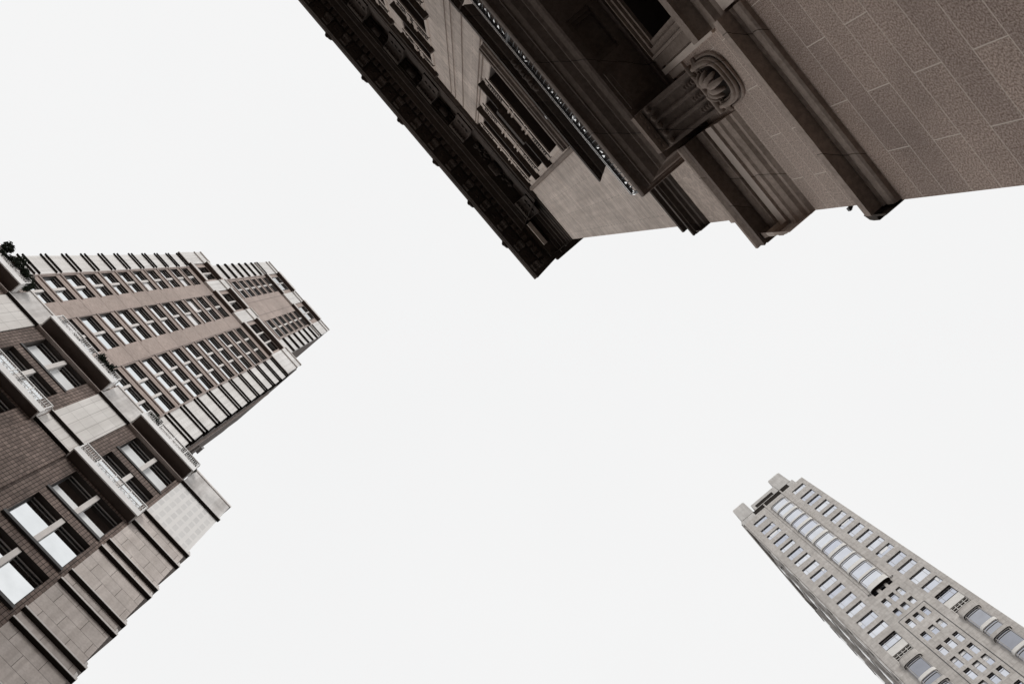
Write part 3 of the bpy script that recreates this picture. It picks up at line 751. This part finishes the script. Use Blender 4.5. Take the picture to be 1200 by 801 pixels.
# main cornice right of the balcony
MC = [(0, 14.2), (.06, 14.28), (.06, 14.40), (.12, 14.45), (.16, 14.62), (.20, 14.66), (.20, 14.86), (.17, 14.88), (.17, 15.02), (.215, 15.04), (.215, 15.42), (.25, 15.46), (.25, 15.54), (.28, 15.60), (.31, 15.68), (.31, 15.74),
      (.52, 15.74), (.52, 15.70), (.565, 15.70), (.565, 15.92), (.62, 16.0), (.62, 16.12), (.3, 16.2), (0, 16.25)]
MC1 = MC[:10] + [(0, 15.04)]; MC2 = [(0, 15.42)] + MC[11:16] + [(0, 15.74)]; MC3 = [(0, 15.742)] + MC[16:20] + [(0, 15.92)]
MCa = [(0, 15.042), (.212, 15.042), (.212, 15.418), (0, 15.418)]; MCb = [(0, 15.921), (.565, 15.921), (.62, 16.0), (.62, 16.12), (.3, 16.2), (0, 16.25)]
for nm, pf, mt in (('cornice_moulding', MC1, TMED), ('cornice_fascia', MCa, TPALE), ('cornice_moulding', MC2, TMOLD), ('cornice_soffit', MC3, TDIM), ('cornice_edge', MCb, TMED)):  # light and shade put into the colours: pale fascia, dim soffit
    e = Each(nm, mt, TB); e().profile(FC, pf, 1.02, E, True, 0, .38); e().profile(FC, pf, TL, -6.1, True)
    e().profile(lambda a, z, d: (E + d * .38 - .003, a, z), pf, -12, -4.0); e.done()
m = MB(); wall(m, FC, TL, E + .0, 18.8, 22.6, [], d=.002); obj('ashlar_wall', m, LIME2, TB); m = MB(); m.box(FC, 1.2, E + .03, 16.2, 18.72, 0, .06); obj('plinth', m, LIME2, TB)
# twin mouldings
TA = [(0, 20.45), (.07, 20.55), (.07, 20.75), (.14, 20.8), (.14, 21.0), (.25, 21.04), (.25, 21.12), (.31, 21.14), (.31, 21.3), (0, 21.42)]
T2 = [(0, 22.0), (.12, 22.05), (.12, 22.2), (.24, 22.24), (.24, 22.42), (0, 22.55)]
e = Each('twin_moulding', TSHADE, TB); e().profile(FC, TA, TL, E, True, 0, .3); e().profile(FC, T2, TL, E, True, 0, .1)
e().profile(lambda a, z, d: (E + d * .3, a, z), TA, -9, -4.25)
e.done()
# limestone wall with stacked windows
tri = [(31.0, 33.25, 33.6, 34.85), (36.9, 38.75, 39.05, 40.7), (42.5, 44.3, 44.75, 46.2)]
XH = [(-4.1, -.75), (-9.75, -7.75), (-13.0, -11.0)]
holes = []
for x0, x1 in XH:
    for zb_, zt_, _, _ in tri: holes.append((x0, x1, zb_ - 1.5 if zb_ < 32 else zb_ - .9, zt_, .45))
m = MB(); wall(m, FC, TL, E, 22.6, 51.2, holes); obj('limestone_wall', m, LIME, TB)
for x0, x1 in XH:
    wd = x1 - x0; mid = (x0 + x1) / 2
    for zb_, zt_, zf, zh in tri:
        if zb_ < 32: zb_ -= .6
        m = MB(); m.poly(FC(x0, zb_ - .9, -.44), FC(x1, zb_ - .9, -.44), FC(x1, zt_, -.44), FC(x0, zt_, -.44)); o = obj('window', m, GT, TB)
        def sub(n, mb, mat):
            s_ = obj(n, mb, mat, TB); s_.parent = o; s_.location = (0, 0, 0)
        m = MB(); big = wd > 3
        qs = (.40, .60) if big else (.5,)
        for q in qs: m.box(FC, x0 + wd * q - .1, x0 + wd * q + .1, zb_ - .9, zt_ - .003, -.43, -.37)
        sub('mullion', m, TMOLD)
        m = MB(); zq = zb_ - .9; g = .004
        m.poly(FC(x0 + g, zt_ - g, -.002), FC(x1 - g, zt_ - g, -.002), FC(x1 - g, zt_ - g, -.44), FC(x0 + g, zt_ - g, -.44))
        for xx in (x0 + g, x1 - g): m.poly(FC(xx, zq, -.002), FC(xx, zt_, -.002), FC(xx, zt_, -.44), FC(xx, zq, -.44))
        sub('reveal_shade', m, SOFF)  # recess shade painted as brown sheets on the reveals
        m = MB(); m.box(FC, x0 - .12, x1 + .12, zt_ + .002, zf - .06, 0, .05)
        m.box(FC, x0 - .15, x0 - .003, zb_ - .9, zt_, 0, .05); m.box(FC, x1 + .003, x1 + .15, zb_ - .9, zt_, 0, .05)
        sub('architrave', m, TPALE)
        m = MB(); m.box(FC, x0 - .14, x1 + .14, zf - .058, zf - .01, 0, .085); sub('fillet', m, TSHADE)
        m = MB(); m.box(FC, x0 - .14, x1 + .14, zf, zh - .12, 0, .03)
        sub('frieze', m, TPALE)
        m = MB(); rn = random.Random(int(zf * 10 + x0))
        for q in range(int(wd / .10)):
            a = x0 + .05 + q * .10
            if big and abs(a - mid) < .85: continue
            h_ = (zh - .12 - zf); m.ball(FC(a, zf + h_ * rn.uniform(.35, .6), .04), .04, .03, h_ * rn.uniform(.12, .28), 6, 4)
        sub('frieze_ornament', m, TSHADE)
        m = MB(); m.profile(FC, [(0, zh - .12), (.24, zh - .10), (.24, zh + .12), (.20, zh + .2), (.10, zh + .24), (0, zh + .26)], x0 - .30, x1 + .32)
        if big and zb_ < 32: m.box(FC, mid - .8, mid + .75, zh - .14, zh + .5, .0, .32)
        sub('hood', m, TSHADE)
        m = MB()
        for q in ((.36, .42, .60, .66) if big else (.36, .42, .58, .64)):
            a = x0 + wd * q
            m.hexa([FC(a - .035, zt_ + .01, .05), FC(a + .035, zt_ + .01, .05), FC(a + .035, zt_ + .01, .065), FC(a - .035, zt_ + .01, .065), FC(a - .035, zh - .13, .03), FC(a + .035, zh - .13, .03), FC(a + .035, zh - .13, .09), FC(a - .035, zh - .13, .09)])
        sub('console', m, TPALE)
m = MB(); m.profile(FC, [(0, 28.5), (.10, 28.55), (.12, 28.75), (.2, 28.8), (.2, 29.0), (.24, 29.02), (.24, 29.28), (.2, 29.34), (0, 29.38)], -4.45, -.43); obj('window_ledge', m, TDIM, TB)
# vertical rusticated strip beside the triple window, and old cable runs
e = Each('window_surround', TMOLD, TB); m = e(); m.box(FC, -.40, -.22, 28, 47.3, 0, .05); m.box(FC, -.36, -.26, 28, 47.3, .05, .08); e().box(FC, -4.66, -4.62, 28, 47.3, 0, .03); e().box(FC, -4.50, -4.46, 28, 47.3, 0, .03)
e.done()
e = Each('cable', TMOLD, TB)
for a, da in ((-6.34, -.12), (-6.03, -.12)): e().tube([FC(a, 24, .03), FC(a + da * .3, 33, .035), FC(a + da, 47.2, .03)], .018, 5)
e().tube([FC(-5.52, 26, .02), FC(-5.58, 47.2, .02)], .018, 5)
e.done()
# sill cornice below the triple window
S1 = [(0, 24.3), (.1, 24.4), (.14, 24.65), (.22, 24.7), (.22, 24.9), (.38, 25.0), (.40, 25.12), (.50, 25.12), (.50, 25.16), (.545, 25.16), (.545, 25.42), (.5, 25.5), (0, 25.6)]
e = Each('sill_cornice', TSHADE, TB); e().profile(FC, S1, -4.6, .5, True, .9, .72); e().profile(FC, [(d + .06, z - .3) for d, z in S1], TL, -5.2, True, 0, .5)
e.done()
m = MB()
for a in (-2.5,):
    for i in range(9): m.ball(FC(a - .45 + .11 * i, 24.75 + .12 * math.sin(i * 2.1), .38), .1, .07, .1, 8, 5)
obj('carved_ornament', m, TSHADE, TB, True)
# balcony on consoles
BX0, BX1 = -6.3, 1.0
ring = [(.86, 16.0), (.90, 16.04), (.96, 16.18), (1.02, 16.22), (1.02, 16.30), (1.16, 16.36), (1.24, 16.46), (1.27, 16.46), (1.27, 16.56), (1.36, 16.60), (1.44, 16.60), (1.46, 16.66), (1.46, 16.85), (.8, 16.9)]
m = MB()
cof = [(-1.85 + 1.6 * k - .0, -.98 + 1.6 * k, .27, .74) for k in (-2, -1, 0)]
FSO = lambda a, q, d: (a, -4.5 + q, 16.0 - d)      # soffit sheet: q outward from the wall, d downward
hs2 = [(c[0], c[1], c[2], c[3], .22) for c in cof] 
wall(m, FSO, BX0, BX1, 0, .86, hs2, d=0)
for c in cof: 
    m.poly((c[0], -4.5 + c[2], 16.22), (c[1], -4.5 + c[2], 16.22), (c[1], -4.5 + c[3], 16.22), (c[0], -4.5 + c[3], 16.22))
    for g, dz in ((.07, .07), (.14, .14)): 
        m.xbox(c[0], c[0] + g, -4.5 + c[2], -4.5 + c[3], 16.221 - .22 + dz, 16.22); m.xbox(c[1] - g, c[1], -4.5 + c[2], -4.5 + c[3], 16.221 - .22 + dz, 16.22)
        m.xbox(c[0] + g, c[1] - g, -4.5 + c[3] - g, -4.5 + c[3], 16.223 - .22 + dz, 16.22)
m.box(FC, -.78, -.02, 15.94, 16.0, .30, .80); m.box(FC, -.70, -.10, 15.91, 15.94, .38, .72)
m.box(FC, -5.9, 1.0, 15.8, 15.998, .0, .10); m.box(FC, -5.8, .1, 15.62, 15.8, .0, .05)
# moulded edge all round
m.profile(FC, ring, BX0, BX1, False, 0, 0)
def corner(mb, p0, p1, x, sgn):
    pass
A = [FC(BX1, z, d) for d, z in ring]
B = [(BX1 + (d - .86) * .5, -4.5 + d, z) for d, z in ring]
Cc = [(BX1 + (d - .86) * .5, -4.5, z) for d, z in ring]
for i in range(len(ring) - 1):
    m.poly(A[i], B[i], B[i + 1], A[i + 1])
    m.poly(B[i], Cc[i], Cc[i + 1], B[i + 1])
m.poly((BX0, -4.5, 16.9), (BX1 + .3, -4.5, 16.9), (BX1 + .3, -3.05, 16.88), (BX0, -3.05, 16.88)); m.poly(*[FC(BX0, z, d) for d, z in ring], FC(BX0, 16.9, 0), FC(BX0, 16, 0))
m.poly((BX1, -4.5, 16.0), (BX1, -3.64, 16.0), (BX1 + .001, -3.64, 16.0), (BX1 + .001, -4.5, 16.0))
bal = obj('balcony', m, TDIM, TB)
# iron railing, with small polished plates added to give sky glints
m = MB(); d = 1.38
m.tube([FC(BX0, 17.72, d), FC(BX1 + .2, 17.72, d)], .03, 6); m.tube([FC(BX0, 17.0, d), FC(BX1 + .2, 17.0, d)], .02, 6); m.tube([FC(BX0, 17.55, d), FC(BX1 + .2, 17.55, d)], .012, 5)
k = BX0
while k < BX1 + .22:
    m.tube([FC(k, 16.85, d), FC(k, 17.72, d)], .011, 5); k += .11
for a in (BX0, -4.4, -2.5, -.6, BX1 + .2): m.tube([FC(a, 16.85, d), FC(a, 17.8, d)], .035, 6)
o = obj('iron_railing', m, IRON, TB)
m = MB(); rn = random.Random(3)
m.tube([FC(BX0, 17.79, d + .02), FC(BX1 + .2, 17.79, d + .02)], .009, 5)
m.tube([FC(BX0, 17.745, d + .05), FC(BX1 + .2, 17.745, d + .05)], .008, 5)
a = BX0 + .1
while a < BX1 + .15:
    run = rn.uniform(.25, .7); e = min(a + run, BX1 + .15)
    while a < e:
        z0 = 17.22 + rn.uniform(0, .12); hh = rn.uniform(.06, .22); wd = rn.uniform(.012, .032); sk = rn.uniform(-.05, .05)
        m.hexa([FC(a - wd * .3, z0, d + .03), FC(a + wd * .3, z0, d + .03), FC(a + wd * .3, z0, d + .036), FC(a - wd * .3, z0, d + .036),
                FC(a - wd + sk, z0 + hh, d + .03), FC(a + wd + sk, z0 + hh, d + .03), FC(a + wd + sk, z0 + hh, d + .036), FC(a - wd + sk, z0 + hh, d + .036)])
        a += rn.uniform(.07, .17)
    a += rn.uniform(.15, .5)
m.ball(FC(BX1 + .2, 17.5, d + .03), .035, .035, .05, 8, 6)
f = obj('glint_plate', m, PALEIRON, TB); f.parent = o; f.location = (0, 0, 0)

# scroll consoles carrying the balcony
def console(x0, x1):
    wd = x1 - x0; S = lambda t: x0 + wd * t
    m = MB()
    # side profile of the bracket (d,z), swelling out from the wall to the balcony soffit
    pr = [(0, 14.45), (.05, 14.42), (.12, 14.50), (.20, 14.72), (.32, 14.95), (.48, 15.16), (.64, 15.34), (.76, 15.52), (.82, 15.72), (.84, 15.99), (0, 15.99)]
    lower = pr[1:9]
    m.poly(*[FC(x0, z, d) for d, z in pr]); m.poly(*[FC(x1, z, d) for d, z in pr])
    m.poly(FC(x0, 15.99, 0), FC(x1, 15.99, 0), FC(x1, 15.99, .84), FC(x0, 15.99, .84))
    # fluted underside: ribs and sunk channels
    xs = [0, .10, .14, .32, .36, .40, .44, .60, .64, .68, .72, .88, .92, 1.0]; dp = [0, 0, .05, .05, 0, 0, .05, .05, 0, 0, .05, .05, 0, 0]
    def pt(t, dd, i):
        d_, z_ = pr[i]; (da, za), (db, zb2) = pr[max(i - 1, 0)], pr[min(i + 1, 10)]
        nx, nz = (db - da), (zb2 - za); L = math.hypot(nx, nz); 
        f = dd if 2 <= i <= 6 else 0
        return FC(S(t), z_ + nx / L * f, d_ - nz / L * f)
    for i in range(0, 9):
        for j in range(len(xs) - 1):
            m.poly(pt(xs[j], dp[j], i), pt(xs[j + 1], dp[j + 1], i), pt(xs[j + 1], dp[j + 1], i + 1), pt(xs[j], dp[j], i + 1))
    o = obj('console_bracket', m, TDIM, TB)
    def sub(n, mb, mat=TDIM, sm=False):
        s_ = obj(n, mb, mat, TB, sm); s_.parent = o; s_.location = (0, 0, 0)
    m = MB()
    for t in (.23, .52, .80):
        for q in range(4):
            f = q / 4; d_ = .13 + .12 * f; z_ = 14.56 + .27 * f
            m.ball(FC(S(t), z_ - .005, d_ + .01), .045, .035, .03, 7, 5)
    for q in range(5): m.ball(FC(S(.1 + .2 * q), 15.42, .745), .062, .05, .06, 10, 6)
    sub('bead_ornament', m, TDIM, True)
    m = MB(); m.box(FC, x0 + .02, x1 - .02, 15.60, 15.97, .80, .93); m.box(FC, x0 + .02, x1 - .02, 15.58, 15.64, .90, .96)
    for q in range(7): m.ball(FC(S(.14 + .12 * q), 15.60 + .01 * (q % 2), .86), .045, .03, .03, 7, 5)
    sub('carved_block', m, TMOLD)
    m = MB(); m.tube([FC(x0 - .05, 14.42, .10), FC(x1 + .05, 14.42, .10)], .055, 10); m.tube([FC(x0, 14.28, .07), FC(x1, 14.28, .07)], .025, 8); m.tube([FC(x0 + .1, 14.18, .05), FC(x1 - .1, 14.18, .05)], .018, 8)
    sub('roll', m, TMOLD, True)
    # arched lower rim and the leaf inside it
    cx = (x0 + x1) / 2; hw = wd / 2 + .01
    def rim(rx, rz, d_): return [FC(cx + rx * math.copysign(abs(math.cos(t)) ** .62, math.cos(t)), 14.28 - rz * math.sin(t) ** .62, d_) for t in [math.pi * i / 24 for i in range(25)]]
    m = MB(); m.tube(rim(hw - .05, .98, .11), .035, 8); m.tube(rim(hw - .02, 1.03, .07), .032, 8); m.tube(rim(hw + .04, 1.12, .03), .024, 8); m.tube(rim(hw - .10, .91, .08), .02, 8)
    for s_ in (-1, 1):
        for q in range(2):
            m.tube([FC(cx + s_ * (hw - .12), 14.16 - .09 * q, .10), FC(cx + s_ * (hw + .09), 14.16 - .09 * q, .06)], .026, 6)
    sub('arched_rim', m, TMOLD, True)
    m = MB()
    for k2 in range(7):
        an = -1.3 + 2.6 * k2 / 6; ln = .74 - .16 * abs(an); pts = []; rad = []
        for q in range(7):
            f = q / 6; pts.append(FC(cx + math.sin(an) * ln * .48 * f, 14.2 - math.cos(an) * ln * 1.1 * f, .06 + .13 * math.sin(f * 2.6))); rad.append(.028 + .045 * math.sin(math.pi * min(1, f * 1.05)))
        m.tube(pts, rad, 7)
    m.ball(FC(cx, 13.95, .12), .1, .08, .14, 9, 6)
    sub('acanthus_leaf', m, TMOLD, True)
    m = MB(); m.poly(*rim(hw - .03, 1.0, .012))
    sub('niche', m, TSHADE)
console(.09, .88); console(-5.88, -5.09)

# crowning cornice
LO, HI = TL, E
F1 = [(0, 47.3), (.12, 47.34), (.20, 47.42), (.24, 47.42), (.24, 47.75), (.28, 47.82), (.30, 49.9), (.36, 50.0), (.40, 50.15), (.95, 50.15), (.95, 50.1), (1.02, 50.1), (1.02, 50.4), (1.2, 50.45), (1.24, 50.5), (1.24, 50.66), (1.5, 50.7), (1.55, 50.75), (1.55, 51.3)]
m = MB(); m.profile(FC, F1, LO, .1, True, 0, .62); obj('bed_moulding', m, TSHADE, TB); m = MB()
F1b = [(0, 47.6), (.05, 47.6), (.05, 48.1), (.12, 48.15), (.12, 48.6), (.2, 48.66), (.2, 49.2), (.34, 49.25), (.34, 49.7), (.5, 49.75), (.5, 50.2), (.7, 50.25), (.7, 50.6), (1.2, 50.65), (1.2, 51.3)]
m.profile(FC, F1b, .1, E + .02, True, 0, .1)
obj('bed_moulding', m, TSHADE, TB)
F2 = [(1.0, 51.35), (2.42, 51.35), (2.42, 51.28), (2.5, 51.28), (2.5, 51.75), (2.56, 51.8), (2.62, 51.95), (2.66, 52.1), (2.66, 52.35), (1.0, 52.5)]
m = MB(); m.profile(FC, F2, LO, E + .3, True, 0, .12); obj('corona', m, TSHADE, TB)
e = Each('corona_return', TSHADE, TB)
# plain end soffit and its return along the side
e().xbox(E - .3, E + .58, -12, -3.5, 51.3, 52.3); e().xbox(E, E + .4, -12, -3.9, 50.7, 51.3); e().xbox(E, E + .2, -12, -4.2, 49.6, 50.7)
e.done()
m = MB(); a = LO
while a < E + .2:
    m.box(FC, a, a + .24, 50.78, 51.12, 1.50, 1.78); a += .42
m.box(FC, LO, E + .3, 51.1, 51.34, 1.5, 1.81)
obj('dentil_course', m, TSHADE, TB)

e = Each('modillion', TSHADE, TB)
cr = 1.437
kx = [3.02 - cr * i for i in range(33)]
for x in kx:                                      # scroll modillions between the coffers
    pr = [(1.82, 51.36), (1.82, 51.02), (1.9, 50.95), (2.0, 50.98), (2.08, 51.1), (2.2, 51.16), (2.3, 51.12), (2.38, 51.2), (2.38, 51.36)]
    m = e(); m.profile(FC, pr, x - .22, x + .22)
    for s_ in (-.12, 0, .12): m.tube([FC(x + s_, z - .01, d) for d, z in pr[1:8]], .025, 5)
e.done()
e = Each('soffit_coffer', TSHADE, TB)
for x in kx[1:]:
    x0, x1 = x + .30, x + cr - .30; m = e()
    for i, (g, z0) in enumerate(((0, 51.30), (.07, 51.27))):
        m.box(FC, x0 + g, x1 - g, z0, 51.352, 1.90, 1.955 - g * .5); m.box(FC, x0 + g, x1 - g, z0, 51.352, 2.33, 2.385)
        m.box(FC, x0 + g, x0 + g + .05, z0, 51.352, 1.955, 2.33); m.box(FC, x1 - g - .05, x1 - g, z0, 51.352, 1.955, 2.33)
    for k2 in range(3): m.ball(FC((x0 + x1) / 2 + (k2 - 1) * .09, 51.3, 2.15), .06, .06, .05, 7, 5)
e.done()
e = Each('edge_boss', TSHADE, TB, True)
for i in range(16):                               # lion-head bosses on the top edge
    x = 1.05 - 2.96 * i; m = e()
    m.ball(FC(x, 52.15, 2.67), .27, .10, .2, 10, 7); m.ball(FC(x - .08, 52.1, 2.74), .12, .07, .12, 8, 5)
e.done()
e = Each('frieze_bracket', TSHADE, TB)
for x in (-29.6, -26.8, -24, -21.4, -18.6, -15.9, -13.15, -10.35, -7.7, -5.1, .26):   # big brackets in the frieze
    pr = [(.29, 48.2), (.36, 48.15), (.42, 48.5), (.46, 49.0), (.55, 49.4), (.72, 49.6), (.88, 49.7), (.95, 49.9), (.95, 50.16), (.29, 50.16)]
    m = e(); m.profile(FC, pr, x - .55, x + .55)
    for s_ in (-.55, .55): m.tube([FC(x + s_, z, d) for d, z in pr[:8]], .035, 5)
    for q in range(7): m.ball(FC(x - .48 + .16 * q, 49.62 + .05 * (q % 2), .86), .08, .06, .06, 7, 5)
    for q in (-.3, 0, .3): m.ball(FC(x + q, 49.1, .52), .1, .05, .22, 7, 5)
e.done()
e = Each('frieze_carving', TSHADE, TB, True)
for x in (-14.5, -11.75, -9.0, -6.4):
    m = e(); m.box(FC, x - .85, x + .85, 50.05, 50.16, .42, .48); m.box(FC, x - .85, x + .85, 50.05, 50.16, .84, .90); m.box(FC, x - .25, x + .25, 49.75, 50.16, .5, .8)
    m.ball(FC(x, 49.8, .66), .2, .14, .14, 9, 6); m.ball(FC(x - .5, 50.12, .62), .13, .1, .06, 7, 5); m.ball(FC(x + .5, 50.12, .62), .13, .1, .06, 7, 5)
rn = random.Random(9); m = e()
for i in range(34): m.ball(FC(-2.4 + rn.uniform(-1.6, 1.6), 49.95 + rn.uniform(-.25, .15), rn.uniform(.36, .62)), rn.uniform(.08, .2), .08, .1, 7, 5)
m.box(FC, -2.75, -2.05, 49.4, 50.16, .35, .75)
e.done()
m = MB(); m.box(FC, .95, 2.4, 50.1, 51.22, .9, 1.12); obj('pale_end_block', m, TPALE, TB)

# small fittings
m = MB(); m.xbox(2.99, 3.07, -4.56, -4.52, 13.0, 13.04); m.xbox(3.03, 3.08, -4.53, -4.49, 12.98, 13.06); m.tube([(3.05, -4.56, 13.02), (3.05, -4.64, 13.05), (3.06, -4.68, 13.02)], .012, 6); m.ball((3.06, -4.69, 13.0), .03, .03, .03, 8, 5)
o = obj('wall_fitting', m, IRON); tag(o, 'small black lamp fitting on the corner of the granite wall', 'light fitting')
m = MB(); m.ball((-1.38, -4.02, 25.66), .05, .04, .04, 8, 6); m.box(FC, -1.43, -1.33, 25.55, 25.63, .42, .52)
o = obj('floodlight', m, PALEIRON); tag(o, 'tiny white lamp on the ledge under the stacked windows', 'light fitting')
